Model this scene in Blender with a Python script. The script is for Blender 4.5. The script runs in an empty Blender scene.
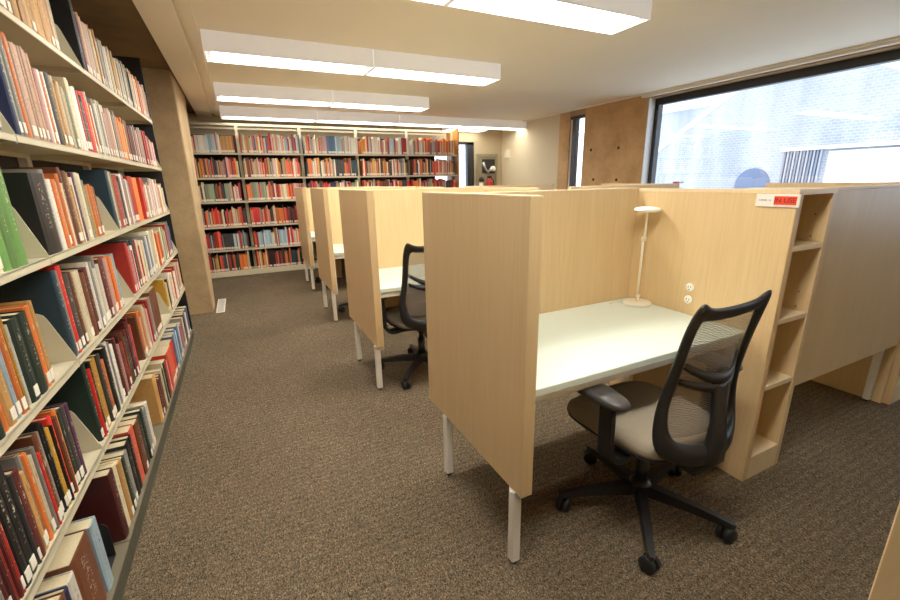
import bpy, bmesh, math, random
from mathutils import Matrix, Vector
random.seed(7)
PI = math.pi
SC = bpy.context.scene
COL = SC.collection

# ------------------------------------------------------------------ helpers
def srgb(r, g, b, a=1.0):
    f = lambda c: (c/12.92 if c <= 0.04045 else ((c+0.055)/1.055)**2.4)
    return (f(r/255), f(g/255), f(b/255), a)

class MB:
    """collects shapes into ONE mesh"""
    def __init__(s):
        s.bm = bmesh.new(); s.mats = []
    def _mi(s, m):
        if m is None: return 0
        if m not in s.mats: s.mats.append(m)
        return s.mats.index(m)
    def box(s, x0, x1, y0, y1, z0, z1, bev=0, m=None, seg=1):
        r = bmesh.ops.create_cube(s.bm, size=1)
        vs = r['verts']
        for v in vs:
            v.co = Vector(((x0+x1)/2+v.co.x*(x1-x0), (y0+y1)/2+v.co.y*(y1-y0), (z0+z1)/2+v.co.z*(z1-z0)))
        fs = {f for v in vs for f in v.link_faces}
        i = s._mi(m)
        for f in fs: f.material_index = i
        if bev:
            es = list({e for v in vs for e in v.link_edges})
            bmesh.ops.bevel(s.bm, geom=es, offset=bev, segments=seg, affect='EDGES', profile=0.5)
        return s
    def poly(s, pts, vec, m=None, bev=0):
        """extrude planar polygon pts along vec"""
        vec = Vector(vec); n = len(pts)
        a = [s.bm.verts.new(p) for p in pts]; b = [s.bm.verts.new(Vector(p)+vec) for p in pts]
        i = s._mi(m); fs = []
        fs.append(s.bm.faces.new(a)); fs.append(s.bm.faces.new(b[::-1]))
        for k in range(n):
            fs.append(s.bm.faces.new((a[k], b[k], b[(k+1) % n], a[(k+1) % n])))
        for f in fs: f.material_index = i
        bmesh.ops.recalc_face_normals(s.bm, faces=fs)
        if bev:
            es = list({e for f in fs[:2] for e in f.edges})
            bmesh.ops.bevel(s.bm, geom=es, offset=bev, segments=1, affect='EDGES', profile=0.5)
        return s
    def quad(s, pts, m=None):
        f = s.bm.faces.new([s.bm.verts.new(p) for p in pts]); f.material_index = s._mi(m); return s
    def rings(s, rings, m=None, cap=True, smooth=True, closed=True):
        """loft rings of equal vertex count"""
        R = [[s.bm.verts.new(p) for p in r] for r in rings]; i = s._mi(m); fs = []
        n = len(R[0])
        for a, b in zip(R, R[1:]):
            for k in range(n if closed else n-1):
                f = s.bm.faces.new((a[k], a[(k+1) % n], b[(k+1) % n], b[k])); f.smooth = smooth; fs.append(f)
        if cap:
            fs.append(s.bm.faces.new(R[0][::-1])); fs.append(s.bm.faces.new(R[-1]))
        for f in fs: f.material_index = i
        bmesh.ops.recalc_face_normals(s.bm, faces=fs)
        return s
    def lathe(s, prof, c=(0, 0, 0), seg=24, axis='z', m=None):
        rs = []
        for r, h in prof:
            ring = []
            for k in range(seg):
                a = 2*PI*k/seg; u, v = r*math.cos(a), r*math.sin(a)
                p = {'z': (u, v, h), 'x': (h, u, v), 'y': (u, h, v)}[axis]
                ring.append((c[0]+p[0], c[1]+p[1], c[2]+p[2]))
            rs.append(ring)
        return s.rings(rs, m)
    def tube(s, pts, rad, seg=10, m=None, flat=1.0):
        pts = [Vector(p) for p in pts]; rs = []
        rad = rad if isinstance(rad, (list, tuple)) else [rad]*len(pts)
        up = None
        for k, p in enumerate(pts):
            t = (pts[min(k+1, len(pts)-1)]-pts[max(k-1, 0)]).normalized()
            if up is None:
                up = Vector((0, 0, 1)) if abs(t.z) < .9 else Vector((1, 0, 0))
            a = t.cross(up).normalized(); b = a.cross(t).normalized(); up = b
            rs.append([p+a*rad[k]*math.cos(2*PI*j/seg)+b*rad[k]*flat*math.sin(2*PI*j/seg) for j in range(seg)])
        return s.rings(rs, m)
    def build(s, name, mat=None, parent=None, loc=None):
        me = bpy.data.meshes.new(name); s.bm.to_mesh(me); s.bm.free()
        if mat is not None: me.materials.append(mat)
        for m in s.mats: me.materials.append(m)
        o = bpy.data.objects.new(name, me); COL.objects.link(o)
        if parent is not None: o.parent = parent
        if loc: o.location = loc
        return o

def tag(o, label=None, cat=None, group=None, kind=None):
    if label: o['label'] = label
    if cat: o['category'] = cat
    if group: o['group'] = group
    if kind: o['kind'] = kind
    return o
def thing(name, label, cat, loc=(0, 0, 0), rz=0, group=None):
    o = bpy.data.objects.new(name, None); COL.objects.link(o); o.empty_display_size = .1
    o.location = loc; o.rotation_euler = (0, 0, rz)
    return tag(o, label, cat, group)
def struct(o):
    o['kind'] = 'structure'; return o
def copy_tree(o, parent=None):
    c = o.copy(); COL.objects.link(c); c.parent = parent
    for ch in list(o.children): copy_tree(ch, c)
    return c
def subsurf(o, lv=2):
    md = o.modifiers.new('sub', 'SUBSURF'); md.levels = lv; md.render_levels = lv; return o

# ------------------------------------------------------------------ materials
def new_mat(name):
    m = bpy.data.materials.new(name); m.use_nodes = True
    nt = m.node_tree; b = nt.nodes['Principled BSDF']
    return m, nt, b
def N(nt, t, **kw):
    n = nt.nodes.new(t)
    for k, v in kw.items():
        if k in n.inputs: n.inputs[k].default_value = v
        else: setattr(n, k, v)
    return n
def plain(name, c, rough=.5, metal=0, noise=.06, nscale=30, spec=.5, bump=0):
    m, nt, b = new_mat(name)
    tc = N(nt, 'ShaderNodeTexCoord'); no = N(nt, 'ShaderNodeTexNoise', Scale=nscale, Detail=4.0)
    nt.links.new(tc.outputs['Object'], no.inputs['Vector'])
    mx = N(nt, 'ShaderNodeMix', data_type='RGBA')
    mx.inputs[6].default_value = tuple(x*(1-noise) for x in c[:3])+(1,)
    mx.inputs[7].default_value = tuple(min(1, x*(1+noise)) for x in c[:3])+(1,)
    nt.links.new(no.outputs['Fac'], mx.inputs[0]); nt.links.new(mx.outputs[2], b.inputs['Base Color'])
    b.inputs['Roughness'].default_value = rough; b.inputs['Metallic'].default_value = metal
    b.inputs['Specular IOR Level'].default_value = spec
    if bump:
        bp = N(nt, 'ShaderNodeBump', Strength=bump, Distance=.002)
        nt.links.new(no.outputs['Fac'], bp.inputs['Height']); nt.links.new(bp.outputs['Normal'], b.inputs['Normal'])
    return m
def wood(name, c0, c1, rough=.42, sc=(60, 60, 2.2)):
    m, nt, b = new_mat(name); L = nt.links.new
    tc = N(nt, 'ShaderNodeTexCoord'); mp = N(nt, 'ShaderNodeMapping'); mp.inputs['Scale'].default_value = sc
    no = N(nt, 'ShaderNodeTexNoise', Scale=1.6, Detail=5.0, Roughness=.6)
    mp2 = N(nt, 'ShaderNodeMapping'); mp2.inputs['Scale'].default_value = tuple(x*.07 for x in sc)
    no2 = N(nt, 'ShaderNodeTexNoise', Scale=1.5, Detail=2.0)
    L(tc.outputs['Object'], mp.inputs['Vector']); L(mp.outputs[0], no.inputs['Vector'])
    L(tc.outputs['Object'], mp2.inputs['Vector']); L(mp2.outputs[0], no2.inputs['Vector'])
    ad = N(nt, 'ShaderNodeMath', operation='MULTIPLY_ADD'); ad.inputs[1].default_value = .35
    L(no2.outputs['Fac'], ad.inputs[0]); 
    m2 = N(nt, 'ShaderNodeMath', operation='MULTIPLY'); m2.inputs[1].default_value = .65
    L(no.outputs['Fac'], m2.inputs[0]); L(m2.outputs[0], ad.inputs[2])
    cr = N(nt, 'ShaderNodeValToRGB'); cr.color_ramp.elements[0].position = .3; cr.color_ramp.elements[1].position = .7
    cr.color_ramp.elements[0].color = c0; cr.color_ramp.elements[1].color = c1
    L(ad.outputs[0], cr.inputs[0]); L(cr.outputs[0], b.inputs['Base Color'])
    b.inputs['Roughness'].default_value = rough
    return m
def concrete(name, c0, c1):
    m, nt, b = new_mat(name); L = nt.links.new
    tc = N(nt, 'ShaderNodeTexCoord'); no = N(nt, 'ShaderNodeTexNoise', Scale=2.2, Detail=9.0, Roughness=.65)
    n2 = N(nt, 'ShaderNodeTexNoise', Scale=70.0, Detail=3.0)
    L(tc.outputs['Object'], no.inputs['Vector']); L(tc.outputs['Object'], n2.inputs['Vector'])
    mx = N(nt, 'ShaderNodeMath', operation='MULTIPLY_ADD'); mx.inputs[1].default_value = .25
    L(n2.outputs['Fac'], mx.inputs[0]); L(no.outputs['Fac'], mx.inputs[2])
    cr = N(nt, 'ShaderNodeValToRGB'); cr.color_ramp.elements[0].position = .42; cr.color_ramp.elements[1].position = .8
    cr.color_ramp.elements[0].color = c0; cr.color_ramp.elements[1].color = c1
    L(mx.outputs[0], cr.inputs[0]); L(cr.outputs[0], b.inputs['Base Color'])
    bp = N(nt, 'ShaderNodeBump', Strength=.25, Distance=.004); L(mx.outputs[0], bp.inputs['Height']); L(bp.outputs[0], b.inputs['Normal'])
    b.inputs['Roughness'].default_value = .8
    return m
def carpet(name):
    m, nt, b = new_mat(name); L = nt.links.new
    tc = N(nt, 'ShaderNodeTexCoord'); mp = N(nt, 'ShaderNodeMapping'); mp.inputs['Scale'].default_value = (360, 220, 1)
    L(tc.outputs['Object'], mp.inputs['Vector'])
    vo = N(nt, 'ShaderNodeTexVoronoi', Scale=1.0); L(mp.outputs[0], vo.inputs['Vector'])
    sp = N(nt, 'ShaderNodeSeparateColor'); L(vo.outputs['Color'], sp.inputs[0])
    cr = N(nt, 'ShaderNodeValToRGB'); e = cr.color_ramp.elements
    e[0].position = 0; e[0].color = srgb(66, 58, 48); e[1].position = 1; e[1].color = srgb(190, 170, 142)
    for p, c in ((.25, (98, 88, 72)), (.45, (134, 117, 94)), (.62, (146, 126, 100)), (.74, (108, 112, 100)), (.86, (168, 132, 94))):
        k = e.new(p); k.color = srgb(*c)
    L(sp.outputs[0], cr.inputs[0])
    no = N(nt, 'ShaderNodeTexNoise', Scale=1.3, Detail=3.0); L(tc.outputs['Object'], no.inputs['Vector'])
    mr = N(nt, 'ShaderNodeMapRange'); mr.inputs[1].default_value = .3; mr.inputs[2].default_value = .7
    mr.inputs[3].default_value = .86; mr.inputs[4].default_value = 1.1; L(no.outputs['Fac'], mr.inputs[0])
    wv = N(nt, 'ShaderNodeTexWave', wave_type='BANDS', bands_direction='Y', Scale=9.0, Distortion=1.5, Detail=1.0)
    L(tc.outputs['Object'], wv.inputs['Vector'])
    mr2 = N(nt, 'ShaderNodeMapRange'); mr2.inputs[3].default_value = .55; mr2.inputs[4].default_value = .67; L(wv.outputs['Fac'], mr2.inputs[0])
    mu = N(nt, 'ShaderNodeMath', operation='MULTIPLY'); L(mr.outputs[0], mu.inputs[0]); L(mr2.outputs[0], mu.inputs[1])
    mx = N(nt, 'ShaderNodeMix', data_type='RGBA', blend_type='MULTIPLY'); mx.inputs[0].default_value = 1
    cb = N(nt, 'ShaderNodeCombineColor')
    for k in range(3): L(mu.outputs[0], cb.inputs[k])
    L(cr.outputs[0], mx.inputs[6]); L(cb.outputs[0], mx.inputs[7]); L(mx.outputs[2], b.inputs['Base Color'])
    bp = N(nt, 'ShaderNodeBump', Strength=.6, Distance=.003); L(vo.outputs['Distance'], bp.inputs['Height']); L(bp.outputs[0], b.inputs['Normal'])
    b.inputs['Roughness'].default_value = .95; b.inputs['Specular IOR Level'].default_value = .1
    return m
def emit(name, c, st):
    m, nt, b = new_mat(name)
    b.inputs['Base Color'].default_value = (.9, .9, .9, 1)
    b.inputs['Emission Color'].default_value = c; b.inputs['Emission Strength'].default_value = st
    return m
def glass(name):
    m = bpy.data.materials.new(name); m.use_nodes = True; nt = m.node_tree; nt.nodes.clear(); L = nt.links.new
    o = N(nt, 'ShaderNodeOutputMaterial'); mx = N(nt, 'ShaderNodeMixShader'); t = N(nt, 'ShaderNodeBsdfTransparent'); g = N(nt, 'ShaderNodeBsdfGlossy')
    t.inputs[0].default_value = (.95, .98, 1, 1); g.inputs['Roughness'].default_value = .01; g.inputs[0].default_value = (1, 1, 1, 1)
    lw = N(nt, 'ShaderNodeLayerWeight', Blend=.5); pw = N(nt, 'ShaderNodeMath', operation='POWER'); pw.inputs[1].default_value = 5
    mu = N(nt, 'ShaderNodeMath', operation='MULTIPLY_ADD'); mu.inputs[1].default_value = .8; mu.inputs[2].default_value = .09
    L(lw.outputs['Facing'], pw.inputs[0]); L(pw.outputs[0], mu.inputs[0]); L(mu.outputs[0], mx.inputs[0]); L(t.outputs[0], mx.inputs[1]); L(g.outputs[0], mx.inputs[2]); L(mx.outputs[0], o.inputs[0])
    return m
def meshfabric(name):
    m = bpy.data.materials.new(name); m.use_nodes = True; nt = m.node_tree; b = nt.nodes['Principled BSDF']; L = nt.links.new
    b.inputs['Base Color'].default_value = srgb(128, 120, 112); b.inputs['Roughness'].default_value = .7
    o = nt.nodes['Material Output']; mx = N(nt, 'ShaderNodeMixShader'); t = N(nt, 'ShaderNodeBsdfTransparent')
    tc = N(nt, 'ShaderNodeTexCoord')
    w = N(nt, 'ShaderNodeTexWave', wave_type='BANDS', bands_direction='Z', Scale=48.0, Distortion=3.0, Detail=1.0); w.inputs['Detail Scale'].default_value = 2.0
    L(tc.outputs['Object'], w.inputs['Vector'])
    mr = N(nt, 'ShaderNodeMapRange'); mr.inputs[3].default_value = .5; mr.inputs[4].default_value = .95; L(w.outputs['Fac'], mr.inputs[0])
    L(mr.outputs[0], mx.inputs[0]); L(t.outputs[0], mx.inputs[1]); L(b.outputs[0], mx.inputs[2]); L(mx.outputs[0], o.inputs[0])
    return m
def bookcloth(name, text):
    """cover colour comes from the mesh colour attribute; spine gets worn fleck lines like stamped titles"""
    m, nt, b = new_mat(name); L = nt.links.new
    at = N(nt, 'ShaderNodeAttribute', attribute_name='Col')
    tc = N(nt, 'ShaderNodeTexCoord'); no = N(nt, 'ShaderNodeTexNoise', Scale=60.0, Detail=3.0); L(tc.outputs['Object'], no.inputs['Vector'])
    mr = N(nt, 'ShaderNodeMapRange'); mr.inputs[3].default_value = .8; mr.inputs[4].default_value = 1.15; L(no.outputs['Fac'], mr.inputs[0])
    hs = N(nt, 'ShaderNodeHueSaturation'); L(at.outputs['Color'], hs.inputs['Color']); L(mr.outputs[0], hs.inputs['Value'])
    last = hs.outputs[0]
    if text:
        ge = N(nt, 'ShaderNodeNewGeometry'); sx = N(nt, 'ShaderNodeSeparateXYZ'); L(ge.outputs['Normal'], sx.inputs[0])
        gx = N(nt, 'ShaderNodeMath', operation='GREATER_THAN'); gx.inputs[1].default_value = .8; L(sx.outputs[0], gx.inputs[0])
        sg = N(nt, 'ShaderNodeSeparateXYZ'); L(tc.outputs['Generated'], sg.inputs[0])
        def band(sock, lo, hi):
            a = N(nt, 'ShaderNodeMath', operation='GREATER_THAN'); a.inputs[1].default_value = lo; L(sock, a.inputs[0])
            c = N(nt, 'ShaderNodeMath', operation='LESS_THAN'); c.inputs[1].default_value = hi; L(sock, c.inputs[0])
            d = N(nt, 'ShaderNodeMath', operation='MULTIPLY'); L(a.outputs[0], d.inputs[0]); L(c.outputs[0], d.inputs[1]); return d.outputs[0]
        by = band(sg.outputs[1], .36, .64); bz = band(sg.outputs[2], .3, .88)
        oi = N(nt, 'ShaderNodeObjectInfo')
        mp = N(nt, 'ShaderNodeMapping'); mp.inputs['Scale'].default_value = (1, 90, 170)
        L(tc.outputs['Object'], mp.inputs['Vector']); L(oi.outputs['Location'], mp.inputs['Location'])
        n3 = N(nt, 'ShaderNodeTexNoise', Scale=1.0, Detail=1.0); L(mp.outputs[0], n3.inputs['Vector'])
        th = N(nt, 'ShaderNodeMath', operation='GREATER_THAN'); th.inputs[1].default_value = .6; L(n3.outputs['Fac'], th.inputs[0])
        p = gx.outputs[0]
        for q in (by, bz, th.outputs[0]):
            mm = N(nt, 'ShaderNodeMath', operation='MULTIPLY'); L(p, mm.inputs[0]); L(q, mm.inputs[1]); p = mm.outputs[0]
        mm = N(nt, 'ShaderNodeMath', operation='MULTIPLY'); mm.inputs[1].default_value = .5; L(p, mm.inputs[0]); p = mm.outputs[0]
        # light lettering on dark cloth, dark lettering on pale cloth
        bw = N(nt, 'ShaderNodeRGBToBW'); L(at.outputs['Color'], bw.inputs[0])
        gt = N(nt, 'ShaderNodeMath', operation='LESS_THAN'); gt.inputs[1].default_value = .3; L(bw.outputs[0], gt.inputs[0])
        tx = N(nt, 'ShaderNodeMix', data_type='RGBA'); tx.inputs[6].default_value = srgb(70, 45, 40); tx.inputs[7].default_value = srgb(228, 216, 190)
        L(gt.outputs[0], tx.inputs[0])
        mx = N(nt, 'ShaderNodeMix', data_type='RGBA'); L(p, mx.inputs[0]); L(last, mx.inputs[6]); L(tx.outputs[2], mx.inputs[7]); last = mx.outputs[2]
    L(last, b.inputs['Base Color']); b.inputs['Roughness'].default_value = .5
    return m

M = dict(
    wood=wood('maple_laminate', srgb(208, 176, 126), srgb(222, 194, 148)),
    wood_edge=wood('maple_edge', srgb(224, 198, 154), srgb(236, 213, 172)),
    orange_wood=wood('amber_oak', srgb(176, 112, 38), srgb(210, 145, 60)),
    desk=plain('white_laminate', srgb(222, 234, 222), .35, noise=.02),
    white_metal=plain('white_metal', srgb(244, 240, 230), .4, noise=.02),
    housing=emit('white_housing_added_glow', (1, .95, .88, 1), .15),  # weak glow added so the housing faces look brighter
    lens=emit('tube_light', (1.0, .957, .855, 1), 19.0), lens_near=emit('tube_light_near', (1.0, .957, .855, 1), 26.0), lens_far=emit('tube_light_far', (1.0, .957, .855, 1), 5.5),
    shelf=plain('putty_steel', srgb(208, 198, 168), .45, noise=.05, nscale=12),
    base=plain('shaded_base_steel', srgb(112, 104, 84), .5), dark_steel=plain('dark_base_steel', srgb(76, 74, 60), .6, noise=.12, nscale=20),  # base: darkened steel, shadow on the bottom shelf put into its colour
    black_steel=plain('black_steel', srgb(18, 17, 16), .6),
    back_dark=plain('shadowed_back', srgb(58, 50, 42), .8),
    black=plain('black_plastic', srgb(27, 27, 28), .42, noise=.05),
    black_soft=plain('black_rubber', srgb(24, 23, 23), .6),
    grey_plastic=plain('graphite_plastic', srgb(58, 55, 54), .38),
    fabric=plain('taupe_fabric', srgb(158, 146, 128), .95, noise=.22, nscale=260, spec=.1, bump=.3),
    mesh=meshfabric('back_mesh'),
    carpet=carpet('tweed_carpet'),
    concrete=concrete('warm_concrete', srgb(152, 126, 88), srgb(192, 164, 122)),
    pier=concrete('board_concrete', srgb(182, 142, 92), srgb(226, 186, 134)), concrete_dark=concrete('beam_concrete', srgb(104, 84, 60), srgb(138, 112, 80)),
    ceil=plain('ceiling_paint', srgb(246, 236, 214), .9, noise=.015, nscale=2),
    wall=plain('cream_paint', srgb(226, 212, 178), .85, noise=.02, nscale=4),
    wall_grey=plain('grey_paint', srgb(196, 178, 144), .85, noise=.02),
    frame=plain('dark_window_frame', srgb(42, 44, 50), .4),
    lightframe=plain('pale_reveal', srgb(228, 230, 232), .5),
    glass=glass('window_glass'),
    lamp=plain('ivory_enamel', srgb(236, 228, 206), .35, noise=.02),
    lampw=plain('white_enamel', srgb(250, 248, 240), .35, noise=.01),
    sign=plain('sign_white', srgb(240, 236, 226), .5, noise=.01),
    signred=plain('sign_red', srgb(232, 66, 36), .5, noise=.02),
    ink=plain('ink_dark_red', srgb(110, 24, 14), .6), inkgrey=plain('ink_grey', srgb(120, 112, 100), .6),
    slot=plain('slot_dark', srgb(96, 78, 56), .7),
    paper=plain('paper_block', srgb(214, 198, 160), .9, noise=.18, nscale=160),
    label=plain('label_paper', srgb(236, 230, 214), .8, noise=.05),
    cover=bookcloth('book_cloth', True), cover2=bookcloth('book_cloth_far', False),
    red=plain('red_enamel', srgb(200, 36, 28), .4),
    steel=plain('steel', srgb(170, 172, 172), .35, metal=.7),
    cab=plain('olive_grey_metal', srgb(150, 140, 112), .5),
)

# ------------------------------------------------------------------ camera
def cam_axes(yaw, pitch, roll):
    f0 = Vector((math.sin(yaw), math.cos(yaw), 0)); r0 = Vector((math.cos(yaw), -math.sin(yaw), 0)); u0 = Vector((0, 0, 1))
    f = f0*math.cos(pitch)-u0*math.sin(pitch); u = u0*math.cos(pitch)+f0*math.sin(pitch)
    return r0*math.cos(roll)+u*math.sin(roll), u*math.cos(roll)-r0*math.sin(roll), f
r_, u_, f_ = cam_axes(0.45028549, 0.27504064, -0.01996707)
cd = bpy.data.cameras.new('camera'); cam = bpy.data.objects.new('camera', cd); COL.objects.link(cam)
cd.sensor_width = 36; cd.lens = 36*421.1057/900; cd.clip_start = .02; cd.clip_end = 200
cam.matrix_world = Matrix(((r_.x, u_.x, -f_.x, 0), (r_.y, u_.y, -f_.y, 0), (r_.z, u_.z, -f_.z, 1.42), (0, 0, 0, 1)))
SC.camera = cam

# ------------------------------------------------------------------ room shell
CZ = 2.56
YN, YF, XR, XL = -4.0, 8.45, 5.45, -1.02
struct(MB().box(XL-.2, 6.0, YN-.2, YF+.3, -.15, 0).build('floor', M['carpet']))
struct(MB().box(-.2, 6.0, YN-.2, YF+.3, CZ, CZ+.15).build('ceiling', M['ceil']))
# the concrete beam over the left stacks, and the plaster margin beside it
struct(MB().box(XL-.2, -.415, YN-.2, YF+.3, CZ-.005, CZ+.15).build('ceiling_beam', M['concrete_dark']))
struct(MB().box(-.415, -.2, YN-.2, YF+.3, CZ-.045, CZ+.15).build('ceiling_margin', M['ceil']))
struct(MB().box(-.16, -.10, YN, YF, CZ-.02, CZ).build('trim_1', M['ceil']))
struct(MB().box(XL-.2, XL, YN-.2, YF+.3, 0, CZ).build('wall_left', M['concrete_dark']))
struct(MB().box(XL, 6.0, YN-.2, YN, 0, CZ).build('wall_near', M['wall']))
# far wall with a bright window behind the end of the stacks
W3 = (3.3, 4.62, .9, 2.22)
b = MB(); b.box(XL, W3[0], YF, YF+.3, 0, CZ); b.box(4.74, 6.0, YF, YF+.3, 0, CZ)
b.box(W3[0], 4.74, YF, YF+.3, 0, W3[2]); b.box(W3[0], 4.74, YF, YF+.3, W3[3], CZ)
struct(b.build('wall_far', M['wall_grey']))
w = struct(thing('window_3', None, None))
MB().box(4.58, 4.74, YF+.02, YF+.12, W3[2], W3[3], m=M['frame']).box(W3[0], 4.74, YF+.02, YF+.12, W3[3]-.05, W3[3], m=M['frame']).box(W3[0], W3[0]+.05, YF+.02, YF+.12, W3[2], W3[3], m=M['frame']).build('window_frame', None, w)
MB().box(W3[0]+.05, 4.58, YF+.06, YF+.066, W3[2], W3[3]-.05).build('window_pane', M['glass'], w)
# right wall: cream stretch, concrete strip, narrow window, concrete pier, wide window
struct(MB().box(XR, XR+.09, 6.53, YF+.3, 0, CZ).build('wall_right', M['wall']))
b = MB(); b.box(XR, XR+.09, 6.26, 6.53, 0, CZ); struct(b.build('concrete_strip', M['pier']))
b = MB(); b.box(XR, XR+.3, 4.63, 5.89, 0, CZ, m=M['pier'])
for y, z in ((5.70, 1.88), (5.11, 1.87), (5.60, 1.40), (5.10, 1.39)):
    b.lathe([(.026, XR-.002), (.026, XR+.001)], (0, y, z), 12, 'x', m=M['back_dark'])
o = b.build('concrete_pier'); struct(o)
struct(MB().box(XR, XR+.3, 5.89, 6.26, 0, .8).box(XR, XR+.3, 5.89, 6.26, 2.47, CZ).box(XR, XR+.3, YN, 4.63, 0, .98).box(XR, XR+.3, YN, 4.63, 2.5, CZ).box(XR, XR+.3, YN, -2.2, .98, 2.5).build('wall_right_band', M['concrete']))
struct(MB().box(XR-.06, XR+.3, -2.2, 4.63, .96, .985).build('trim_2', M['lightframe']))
struct(MB().box(XR-.10, XR-.075, YN, YF, CZ-.02, CZ).build('trim_3', M['ceil']))
struct(MB().box(XR-.075, XR, YN, 4.7, CZ-.045, CZ).build('trim_4', M['ceil']))
struct(MB().box(XR+.002, XR+.128, 4.615, 4.629, .985, 2.5).build('reveal_daylight_strip', M['lightframe']))  # pale strip added over the concrete reveal to paint daylight on it
w = struct(thing('window_1', None, None)); GX = XR+.17
MB().box(GX-.04, GX+.05, -2.2, 4.63, 2.41, 2.5).box(GX-.04, GX+.05, -2.2, 4.63, .985, 1.04).box(GX-.04, GX+.05, 4.555, 4.63, 1.04, 2.41).box(GX-.04, GX+.05, -2.2, -2.12, 1.04, 2.41).build('window_frame', M['frame'], w)
MB().box(GX, GX+.008, -2.12, 4.555, 1.04, 2.41).build('window_pane', M['glass'], w)
w = struct(thing('window_2', None, None)); G2 = XR+.05
MB().box(G2-.03, G2+.05, 5.89, 6.26, 2.42, 2.47).box(G2-.03, G2+.05, 5.89, 6.26, .8, .85).box(G2-.03, G2+.05, 6.12, 6.21, .85, 2.42).build('window_frame', M['frame'], w)
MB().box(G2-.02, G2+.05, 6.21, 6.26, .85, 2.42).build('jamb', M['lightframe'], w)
MB().box(G2, G2+.008, 5.89, 6.12, .85, 2.42).build('window_pane', M['glass'], w)
# free-standing concrete pillar at the end of the left stacks
struct(MB().poly([(-.70, 5.45, 0), (-.70, 5.84, 0), (-.70, 6.80, CZ-.006), (-.70, 5.45, CZ-.006)], (.265, 0, 0), bev=.01).build('concrete_pillar', M['concrete']))

# ------------------------------------------------------------------ outside
def brick(name):
    m, nt, b = new_mat(name); L = nt.links.new
    tc = N(nt, 'ShaderNodeTexCoord'); mp = N(nt, 'ShaderNodeMapping'); mp.inputs['Rotation'].default_value = (0, 0, PI/2)
    sx = N(nt, 'ShaderNodeSeparateXYZ'); cx = N(nt, 'ShaderNodeCombineXYZ')
    L(tc.outputs['Object'], sx.inputs[0]); L(sx.outputs[1], cx.inputs[0]); L(sx.outputs[2], cx.inputs[1])
    br = N(nt, 'ShaderNodeTexBrick', Scale=4.0); br.inputs['Color1'].default_value = srgb(164, 170, 182); br.inputs['Color2'].default_value = srgb(176, 180, 190)
    br.inputs['Mortar'].default_value = srgb(194, 198, 206); br.inputs['Mortar Size'].default_value = .03
    L(cx.outputs[0], br.inputs['Vector'])
    no = N(nt, 'ShaderNodeTexNoise', Scale=.7, Detail=5.0); mp2 = N(nt, 'ShaderNodeMapping'); mp2.inputs['Scale'].default_value = (1, 3, .5)
    L(tc.outputs['Object'], mp2.inputs['Vector']); L(mp2.outputs[0], no.inputs['Vector'])
    mr = N(nt, 'ShaderNodeMapRange'); mr.inputs[1].default_value = .3; mr.inputs[2].default_value = .7; mr.inputs[3].default_value = .8; mr.inputs[4].default_value = 1.2; L(no.outputs['Fac'], mr.inputs[0])
    hs = N(nt, 'ShaderNodeHueSaturation'); L(br.outputs[0], hs.inputs['Color']); L(mr.outputs[0], hs.inputs['Value']); L(hs.outputs[0], b.inputs['Base Color'])
    b.inputs['Roughness'].default_value = .9
    return m
M['brick'] = brick('pale_brick')
M['snow'] = plain('pale_stone', srgb(238, 240, 244), .8, noise=.06, nscale=3)
M['bluegrey'] = plain('arch_dark', srgb(104, 120, 150), .5, noise=.2, nscale=2)
M['slat'] = plain('grey_slat', srgb(168, 174, 186), .6); M['slat2'] = plain('grey_slat_dark', srgb(132, 140, 156), .6)
struct(MB().box(6.0, 60, -40, 60, -.2, -.05).build('ground', M['snow']))
bd = thing('brick_building', 'pale brick building with a gabled front seen through the wide window', 'building', (12, 6.09, -.05))
MB().poly([(0, 5.2, 0), (0, -5.2, 0), (0, -5.2, 1.45), (0, 0, 4.36), (0, 5.2, 1.2)], (3, 0, 0)).build('gable_wall', M['brick'], bd)
MB().poly([(-.02, 5.3, 1.16), (-.02, 0, 4.36), (-.02, -5.3, 1.41), (-.02, -5.3, 1.55), (-.02, 0, 4.52), (-.02, 5.3, 1.3)], (3.1, 0, 0)).build('roof', M['snow'], bd)
pts = [(-.03, .63+.42*math.cos(a), 1.22+.42*math.sin(a)) for a in [PI*k/14 for k in range(15)]]
MB().poly([(-.03, .21, .2)]+[(-.03, .21, 1.22)][:0]+pts[::-1]+[] if False else [(-.03, 1.05, .2)]+pts+[(-.03, .21, .2)], (.02, 0, 0)).build('arched_window', M['bluegrey'], bd)
b = MB()
for k in range(12):
    y = -.02-.066*k; b.box(-.06, 0, y-.034, y, .1, 2.02, m=M['slat'] if k % 2 else M['slat2'])
b.build('slatted_shutter', None, bd)
MB().box(-.08, 0, -5.1, -.92, .0, 1.95).box(-.12, 0, -5.1, .05, 2.0, 2.08).build('rendered_wall', M['snow'], bd)
bd2 = thing('distant_building', 'pale stepped building standing left of the gabled brick building', 'building', (19, 14, -.05))
MB().box(0, 5, -5, 4, 0, 4.4).build('wall', M['brick'], bd2); MB().box(-.2, 5.2, -5.2, 4.2, 4.4, 4.75).build('roof', M['snow'], bd2)

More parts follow.
